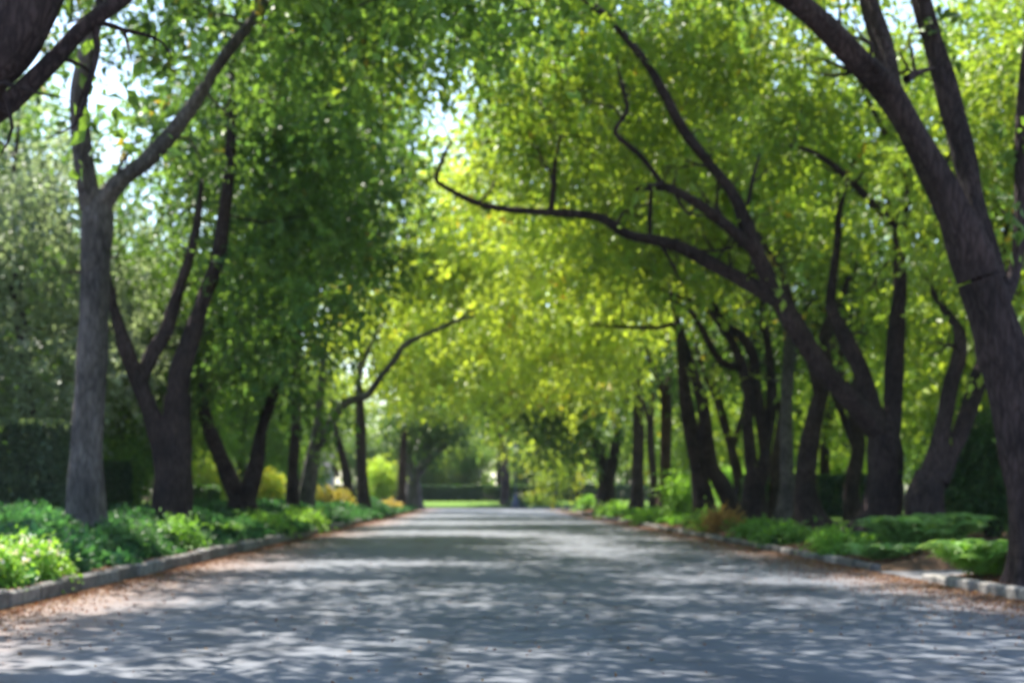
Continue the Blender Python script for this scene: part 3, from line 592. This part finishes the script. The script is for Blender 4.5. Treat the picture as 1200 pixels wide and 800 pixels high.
def hedge(label, x0, x1, y0, y1, h, size, ca, cb, dens=1.0):
    z = float(gh((x0 + x1) / 2, (y0 + y1) / 2)); o = np.array([(x0 + x1) / 2, (y0 + y1) / 2, z])
    root = empty('hedge', o); tag(root, label, 'hedge')
    mb = MB(); leaf_cloud_box(mb, x0, x1, y0, y1, z, z + h, size, ca, cb, dens); mb.build('foliage', M['leaf'], root, o)
    n = max(3, int(abs(x1 - x0) / 2.0))
    for i in range(n):
        x = x0 + (i + .5) * (x1 - x0) / n; y = (y0 + y1) / 2; mb = MB()
        tube(mb, [(x, y, z - .1), (x + .05, y, z + h * .4), (x, y + .1, z + h * .85)], [.05, .04, .01], 6, .4, .1)
        mb.build('stem', M['bark'], root, o)
HD = (.018, .040, .022); HD2 = (.035, .07, .03)
hedge('long dark clipped hedge crossing the end of the road, left part behind the bright lawn', -26, 2.5, 148.2, 149.8, 1.6, .3, HD, HD2)
hedge('dark clipped hedge at the end of the road, right part behind the yellow-green shrub', 2.6, 28, 148.2, 149.8, 1.6, .3, HD, HD2)
hedge('tall dark shaded hedge behind the grey Y-forked trunk at the left edge', -19, -10.6, 35.5, 37, 2.6, .17, (.035, .058, .038), (.085, .12, .08))
hedge('low dark hedge running back behind the black multi-stemmed tree', -12.0, -11.0, 37.3, 44.5, 1.7, .16, HD, HD2)
hedge('clipped low hedge block between the two black trunks on the left', -12.8, -11.0, 58, 59.5, 1.1, .18, HD, (.04, .09, .03))
hedge('dark hedge far back between the dark trunks on the right', 11.2, 17, 60, 61.3, 1.7, .2, HD, HD2)

def shrub(label, px, Y, z_top, width, size, ca, cb, dens=1.0, leaf='leaf', name='shrub', n=None, yellow=0, cat='shrub', X=None, flower=None, zb=None, depth=None, group=None):
    x = (px - VX) * Y / FPX if X is None else X
    z = float(gh(x, Y)); L = np.array([x, Y, z]); root = empty(name, L); tag(root, label, cat, group)
    h = z_top - z; R = np.array([width / 2, (depth or width) / 2, h / 2]); mb = MB()
    cr = min(max(.16, min(R) * .5), .9); n = n or int(max(6, 5 * (R[0] * R[1] * R[2]) ** (2 / 3) / cr ** 2))
    c = L + [0, 0, h * .5]
    cl = ell_clumps(c, np.maximum(R - cr * .6, .05), n, cr, None, 0, z - cr, gap=.45, shell=.45)
    for k, (p, r) in enumerate(cl):
        tube(mb, [L + [RNG.normal() * .08, RNG.normal() * .08, -.05], (L + p) / 2 + [0, 0, -.05 * h], p], [.03, .02, .006], 5, .3, .05, mi=1, seed=k)
        foliage(mb, p, r, max(30, int(3.14 * r * r * 2.4 * dens / (size * size * .27))), size, np.array(ca) * RNG.uniform(.85, 1.15), np.array(cb) * RNG.uniform(.85, 1.15), 0, per=6, yellow=yellow)
    mb.build('foliage', [M[leaf], M['bark']], root, L)
    if flower:
        fm = MB(); nf = flower[0]; q = unit(nf); q[:, 2] = np.abs(q[:, 2]) * .9; pos = c + q * R * 1.02
        for a in range(5):
            d = unit(nf) * .8 + [0, 0, .3]
            leaf_quads(fm, pos + RNG.normal(size=(nf, 3)) * .02, d, np.full(nf, flower[1]), .7, np.tile(np.array(flower[2]), (nf, 1)) * RNG.uniform(.8, 1.1, (nf, 1)))
        fm.build('blossom', M['litter'], root, L)
    return root

def strap_plant(label, px, Y, h, spread, n, ca, cb, wid=.05, name='fern', X=None, frond=False, group=None, cat='plant'):
    """arching strap leaves or fern fronds from one crown"""
    x = (px - VX) * Y / FPX if X is None else X
    z = float(gh(x, Y)); L = np.array([x, Y, z]); root = empty(name, L); tag(root, label, cat, group)
    mb = MB()
    for k in range(n):
        a = RNG.uniform(0, 2 * math.pi); out = np.array([math.cos(a), math.sin(a), 0]); s = spread * RNG.uniform(.55, 1.1); hh = h * RNG.uniform(.65, 1.1); side = np.array([-out[1], out[0], 0])
        t = np.linspace(0, 1, 7)[:, None]
        b = L + out * RNG.uniform(0, .3) * s + side * RNG.normal() * .08
        line = b + out * s * t ** 1.15 + np.array([0, 0, 1]) * hh * (1.65 * t - 1.0 * t ** 2.4)
        w = RNG.random(); c = (np.array(ca) * (1 - w) + np.array(cb) * w) * RNG.uniform(.8, 1.2)
        if not frond:
            ww = wid * np.sin(np.pi * np.clip(t * .92 + .08, 0, 1)) ** .6
            V = np.stack([line + side * ww * .5 + [0, 0, .012], line - [0, 0, .0], line - side * ww * .5 + [0, 0, .012]], 1).reshape(-1, 3)
            f = []
            for i in range(6):
                for j in range(2): f.append([i * 3 + j, i * 3 + j + 1, i * 3 + j + 4, i * 3 + j + 3])
            mb.quads(V, f, c)
        else:
            m = 22; tt = np.linspace(.08, 1, m)[:, None]
            ln = b + out * s * tt ** 1.15 + np.array([0, 0, 1]) * hh * (1.65 * tt - 1.0 * tt ** 2.4)
            for sg in (-1, 1):
                leaf_quads(mb, ln + side * sg * .5 * s * .34 * np.sin(np.pi * np.clip(tt * .9 + .08, 0, 1)), np.tile(side * sg + out * .35 - [0, 0, .25], (m, 1)), (s * .36 * np.sin(np.pi * np.clip(tt * .9 + .08, 0, 1)))[:, 0] + .02, .22, np.tile(c, (m, 1)))
    mb.build('foliage', M['leaf'], root, L); return root

LIME = (.15, .25, .05); BR = (.09, .19, .025); GG = (.035, .085, .03); GG2 = (.07, .14, .04)
# left bed
shrub('bright yellow-green shrub with white blossoms at the left edge above the kerb', 30, 19.8, .84, 1.1, .09, BR, LIME, flower=(24, .07, (.8, .78, .74)), name='flowering_shrub', X=-6.4)
shrub('low lime plant with white flowers at the very left corner of the planting bed', 0, 18.2, .74, .7, .08, BR, LIME, flower=(16, .07, (.8, .78, .74)), name='flowering_shrub', X=-6.2)
shrub('rounded leafy shrub in front of the grey Y-forked trunk, growing over the kerb', 150, 27.0, .9, 1.3, .10, GG, GG2, X=-6.75, leaf='leaf_gloss')
shrub('round mid-green shrub on the bed in front of the black multi-stemmed tree', 200, 30.3, .85, 1.0, .11, GG2, BR, X=-6.5)
strap_plant('arching fresh green strap-leaved plant on the bed edge left of the sunlit shrubs', 300, 36, .6, .6, 90, GG2, BR, .06, 'strap_leaved_plant', X=-6.6)
shrub('bright lime mound, first of two sunlit ones near the pale trunk', 347, 42, .75, 1.5, .15, BR, LIME, X=-6.5, depth=2.4)
shrub('bright lime mound, farther of two sunlit ones in front of the pale trunk', 385, 51, .7, 1.6, .16, BR, LIME, X=-6.45, depth=3.5)
shrub('yellow and orange flowering shrub between the pale trunk and the dark upright tree', 385, 78, 1.75, 2.2, .18, (.17, .19, .03), (.27, .19, .04), yellow=.06)
shrub('small tan grass clump by the kerb at the far left end of the bed', 458, 104, .75, 1.4, .2, (.2, .17, .06), (.28, .2, .07))
shrub('tall lime-yellow bush glowing between the dark upright tree and the reddish trunk', 447, 116, 4.6, 2.2, .24, LIME, (.27, .32, .04))
shrub('lime bush in the gap between the grey Y-forked trunk and the black multi-stemmed tree', 145, 45.5, 3.4, 2.0, .15, GG2, LIME)
shrub('yellow-green bush above the clipped hedge block behind the black trunks', 237, 63, 3.4, 2.6, .2, LIME, (.25, .26, .04))
shrub('yellow shrub seen in the narrow gap beside the slim dark trunk on the left', 316, 66, 2.6, 1.4, .2, LIME, (.3, .27, .04))
# right bed
strap_plant('broad arching fern in front of the two forked trunks on the right', 1060, 27.9, .8, .95, 60, GG2, (.10, .19, .05), X=8.4, frond=True)
strap_plant('smaller fern right of the broad fern beside the driveway', 1108, 28.3, .72, .75, 46, GG2, (.10, .19, .05), X=9.3, frond=True)
strap_plant('pale green fern on the near side of the driveway by the nearest trunk', 1145, 21.7, .68, .85, 70, BR, (.16, .26, .07), X=7.7, frond=True)
shrub('leafy green clump by the kerb before the flared dark tree', 925, 36, .6, 1.7, .13, GG2, BR, X=7.9)
shrub('yellowish green clump at the kerb beside the far corner of the driveway', 975, 31, .55, 1.2, .12, BR, LIME, X=7.75)
shrub('low green clump under the bundle of four dark stems', 890, 41, .55, 1.4, .14, GG2, BR, X=7.95)
shrub('orange-brown dry fern at the foot of the twin-trunked tree', 848, 47, .95, 1.2, .14, (.16, .10, .035), (.26, .17, .07), X=7.9)
shrub('fresh green plant just left of the orange-brown dry fern', 832, 48.5, .85, 1.0, .14, BR, (.2, .3, .07), X=7.6)
shrub('lime column-shaped shrub between the reddish trunk and the twin-trunked tree', 801, 62, 2.5, 1.3, .18, BR, (.16, .27, .05), X=8.7)
shrub('yellow-green low plant at the foot of the reddish trunk', 770, 64, .7, 2.2, .16, BR, LIME, X=7.85)
shrub('tiny bright green plant by the kerb below the dark V-forked tree', 722, 84, .75, 1.9, .2, BR, LIME, X=7.85)
shrub('small olive bush by the kerb near the last lime tree on the right', 690, 108, 1.2, 1.2, .24, GG2, BR, X=8.0)
shrub('dark conical evergreen shrub between the curved stem and the nearest trunk', 1158, 32, 3.4, 2.7, .11, (.02, .045, .016), (.04, .085, .02), X=11.5, dens=1.3, name='conifer', cat='conifer')
shrub('lime shrub seen between the forked trunks and the conical evergreen', 1115, 44, 3.0, 2.2, .16, BR, LIME)
shrub('yellow-green shrub in sun far behind the flared dark tree', 990, 66, 3.2, 2.6, .2, BR, (.22, .27, .05))
shrub('bright green shrub glimpsed behind the bundle of dark stems', 860, 72, 3.0, 2.0, .2, BR, LIME)
strap_plant('pale green fern right beside the flared base of the nearest trunk', 1170, 20.9, .5, .75, 60, BR, (.15, .25, .07), X=8.35, frond=True)
strap_plant('low mid-green fern at the kerb between driveway and the two forked trunks', 1035, 27.2, .4, .7, 50, GG2, (.12, .21, .06), X=7.65, frond=True)
# far end
shrub('low yellow-green shrub mass on the lawn right of the dark lamp post', 632, 142.5, 1.1, 3.6, .3, LIME, (.3, .29, .04), depth=1.4)
shrub('low dark bush around the foot of the lamp post at the end of the road', 606, 140.6, 1.0, 1.3, .24, (.02, .045, .025), (.035, .07, .035))

# ground cover: low glossy leaves that fill the left bed and patches of the right one
mb = MB()
def cover(x, y, h, r, size, ca, cb):
    z = float(gh(x, y)); n = int(3.14 * r * r * 3.0 / (size * size * .27))
    q = unit(n); q[:, 2] = np.abs(q[:, 2]); q *= (RNG.random(n) ** .35)[:, None]
    pos = np.array([x, y, z]) + q * [r, r, h]
    w = RNG.random((n, 1)); c = (np.array(ca) * (1 - w) + np.array(cb) * w) * RNG.uniform(.7, 1.3, (n, 1))
    leaf_quads(mb, pos, q * [1, 1, .4] + unit(n) * .6 + [0, 0, .35], size * RNG.uniform(.7, 1.35, n), .5, c)
y = 9.0
while y < 122:
    st = .62 if y < 40 else (.95 if y < 70 else 1.5)
    for x in np.arange(-6.25, -10.8, -st * .95):
        xx = x + RNG.normal() * .12; yy = y + RNG.normal() * .2; t = RNG.random()
        near = smooth(-6.1, -7.2, 0) * 0 + min(1, max(.0, (-6.0 - xx) / 1.3))
        sp2 = math.sin(yy * .9 + 2 * math.sin(xx * 1.3)) + math.sin(yy * .37 + xx) > .75
        if near < .35 and RNG.random() < .3: continue
        cover(xx, yy, (.1 if near < .25 else RNG.uniform(.22, .34)) + .22 * near * RNG.uniform(.3, 1.25) + .1 * sp2, st * (.5 if near < .25 else .72), (1.75 if sp2 else 1) * .115 if y < 28 else (.15 if y < 50 else .24), np.array((.012, .040, .017)) * (.6 + .7 * t) * (1.5 if sp2 else 1), np.array((.038, .092, .032)) * (.6 + .7 * t) * (1.35 if sp2 else 1))
    y += st
tag(mb.build('ground_cover', M['leaf_gloss']), 'low glossy dark green ground cover filling the bed behind the left kerb', 'ground cover', kind='stuff')
mb = MB()
for k in range(115):
    y = RNG.uniform(27.5, 120); x = RNG.uniform(7.5, 8.6 + .02 * y)
    if RNG.random() < .35: continue
    cover(x, y, RNG.uniform(.1, .3), RNG.uniform(.3, .6), .12 if y < 45 else .2, GG, BR)
for k in range(22):
    cover(RNG.uniform(7.6, 10.5), RNG.uniform(10, 21.5), RNG.uniform(.08, .22), RNG.uniform(.2, .4), .1, GG, BR)
tag(mb.build('ground_cover', M['leaf']), 'patchy low green ground cover between the trunks behind the right kerb', 'ground cover', kind='stuff')

# fallen leaves
mb = MB(); n = 26000
def litter(xf, yf, n, size, zf):
    x = xf(n); y = yf(n); z = zf(x, y) + RNG.uniform(.006, .03, n)
    d = RNG.normal(size=(n, 3)) * [1, 1, .22]; w = RNG.random((n, 1)); pal = np.array([(.20, .095, .045), (.15, .065, .035), (.09, .05, .035), (.24, .15, .065)])
    c = pal[RNG.integers(0, 4, n)] * RNG.uniform(.6, 1.2, (n, 1))
    leaf_quads(mb, np.stack([x, y, z], 1), d, size * RNG.uniform(.6, 1.4, n), .5, c, droop=.06)
yd = lambda n: 8 + 112 * RNG.random(n) ** 1.7
z0 = lambda x, y: 0 * x + .002
litter(lambda n: XL + np.abs(RNG.exponential(.36, n)) * RNG.uniform(.1, 1.4, n), yd, 42000, .04, z0)
litter(lambda n: XR - np.abs(RNG.exponential(.5, n)), yd, 36000, .04, z0)
litter(lambda n: RNG.uniform(XL, XR, n), yd, 2600, .042, z0)
litter(lambda n: XR + .25 + np.abs(RNG.exponential(1.3, n)), lambda n: 26.6 + 90 * RNG.random(n) ** 1.5, 11000, .075, gh)
litter(lambda n: XR + .25 + np.abs(RNG.exponential(1.3, n)), lambda n: 8 + 14.4 * RNG.random(n), 4000, .075, gh)
litter(lambda n: XL - .05 - np.abs(RNG.exponential(.12, n)), yd, 3500, .07, lambda x, y: np.maximum(gh(x, y), .2))
tag(mb.build('fallen_leaves', M['litter']), 'fallen brown and orange leaves lying along both kerbs and across the road', 'leaves', kind='stuff')

# far-off wood that closes the view in every direction
mb = MB()
def wood(x, y, h, r):
    foliage(mb, np.array([x, y, h * .5]), r, 420, .95, DARK, MIDG, flat=h / 2 / r, per=6)
for k in range(90):
    a = k / 89; wood(-110 + 220 * a + RNG.normal() * 3, 200 + RNG.normal() * 6, RNG.uniform(12, 17), 6)
for k in range(60):
    for sgn in (-1, 1): wood(sgn * (52 + RNG.normal() * 5), -40 + 240 * k / 59, RNG.uniform(10, 15), 5.5)
tag(mb.build('distant_wood', M['leaf']), 'far-off green wood closing the view behind the gardens', 'wood', kind='stuff')

# ------------------------------------------------------------------ houses, lamp post, rock
def house(label, x0, x1, y0, y1, hw, roof_h, wins, door):
    g = float(gh((x0 + x1) / 2, y0)); c = np.array([(x0 + x1) / 2, (y0 + y1) / 2, g]); root = empty('house', c); tag(root, label, 'house')
    mb = MB(); mb.box(x0, x1, y0, y1, 0, hw); mb.build('wall', M['wall'], root, c)
    mb = MB(); e = .45; ym = (y0 + y1) / 2; t = .18
    v = [(x0 - e, y0 - e, hw - .12), (x1 + e, y0 - e, hw - .12), (x1 + e, ym, hw + roof_h), (x0 - e, ym, hw + roof_h), (x0 - e, y1 + e, hw - .12), (x1 + e, y1 + e, hw - .12)]
    V = v + [(a, b, z + t) for a, b, z in v]
    mb.quads(V, [[0, 3, 2, 1], [3, 4, 5, 2], [6, 7, 8, 9], [9, 8, 11, 10], [0, 1, 7, 6], [4, 10, 11, 5], [0, 6, 9, 3], [3, 9, 10, 4], [1, 2, 8, 7], [2, 5, 11, 8]], (1, 1, 1), 0, False)
    mb.build('roof', M['roof'], root, c)
    for xe in (x0 + .003, x1 - .003):
        mb = MB(); mb.quads([(xe, y0, hw), (xe, y1, hw), (xe, ym, hw + roof_h - .02)], [[0, 1, 2]], (1, 1, 1), 0, False)
        mb.build('gable', M['wall'], root, c)
    for (wx, wz, ww, wh) in wins:
        mb = MB(); f = .09
        for a in ((wx - ww / 2 - f, wx - ww / 2, wz, wz + wh), (wx + ww / 2, wx + ww / 2 + f, wz, wz + wh), (wx - ww / 2 - f, wx + ww / 2 + f, wz + wh, wz + wh + f), (wx - ww / 2 - f - .05, wx + ww / 2 + f + .05, wz - f, wz), (wx - .025, wx + .025, wz, wz + wh)):
            mb.box(a[0], a[1], y0 - .07, y0 - .003, a[2], a[3])
        w = mb.build('window', M['white'], root, c)
        mb = MB(); mb.box(wx - ww / 2, wx + ww / 2, y0 - .03, y0 - .004, wz, wz + wh); mb.build('pane', M['glass'], w, c)
    if door:
        mb = MB(); mb.box(door - .5, door + .5, y0 - .05, y0 - .003, .2, 2.3); d = mb.build('door', M['iron'], root, c)
        mb = MB(); mb.box(door + .34, door + .4, y0 - .12, y0 - .052, 1.15, 1.3); mb.build('handle', M['white'], d, c)
house('pale blue-grey house half hidden behind the dark hedge at the end of the road', -10, -.5, 160, 166, 3.0, 1.2, [(-8.3, 1.0, 1.3, 1.5), (-5.6, 1.0, 1.3, 1.5), (-1.8, 1.0, 1.2, 1.5)], -3.6)
house('blue-grey house glimpsed low between the trunks of the left row', -24, -13.4, 121, 129, 3.1, 1.8, [(-21, 1.1, 1.4, 1.3), (-17.5, 1.1, 1.4, 1.3), (-14.8, 1.1, 1.1, 1.3)], -19.2)

def lathe(mb, prof, x, y, sides=16):
    ang = np.arange(sides) * 2 * math.pi / sides; V = np.array([[x + r * math.cos(a), y + r * math.sin(a), z] for z, r in prof for a in ang])
    n = len(prof); i, j = np.meshgrid(np.arange(n - 1), np.arange(sides), indexing='ij'); a = i * sides + j; b = i * sides + (j + 1) % sides
    mb.quads(V, np.stack([a, b, b + sides, a + sides], -1).reshape(-1, 4))
lx, ly = (604 - VX) * 139.4 / FPX, 139.4
c = np.array([lx, ly, float(gh(lx, ly))]); root = empty('street_lamp', c); tag(root, 'blue-black lamp post with a lantern head at the end of the road', 'street lamp')
b = c[2]
mb = MB(); lathe(mb, [(b - .05, .34), (b + .5, .34), (b + .62, .22), (b + 1.1, .18), (b + 1.2, .1)], lx, ly); mb.build('base', M['iron'], root, c)
mb = MB(); lathe(mb, [(b + 1.2, .09), (b + 5.2, .06), (b + 5.25, .13), (b + 5.4, .16), (b + 5.45, 0)], lx, ly); mb.build('pole', M['iron'], root, c)
mb = MB(); lathe(mb, [(b + 5.46, .17), (b + 5.8, .3), (b + 5.95, .31)], lx, ly, 8); mb.build('lantern_glass', M['lamp_glass'], root, c)
mb = MB(); lathe(mb, [(b + 5.93, .36), (b + 5.97, .38), (b + 6.25, .2), (b + 6.4, .06), (b + 6.6, .03), (b + 6.62, 0)], lx, ly, 8); mb.build('cap', M['iron'], root, c)


# ------------------------------------------------------------------ air
mb = MB(); mb.box(-910, 910, -910, 1010, -1.2, 27)
hz = mb.build('haze', bpy.data.materials.new('haze_air')); tag(hz, kind='stuff'); hz['label'] = 'thin pale air under the trees'
m = hz.data.materials[0]; m.use_nodes = True; m.node_tree.nodes.clear()
ov = m.node_tree.nodes.new('ShaderNodeOutputMaterial'); pv = m.node_tree.nodes.new('ShaderNodeVolumePrincipled')
pv.inputs['Color'].default_value = (.82, .9, 1, 1); pv.inputs['Density'].default_value = .0002
m.node_tree.links.new(pv.outputs[0], ov.inputs['Volume'])
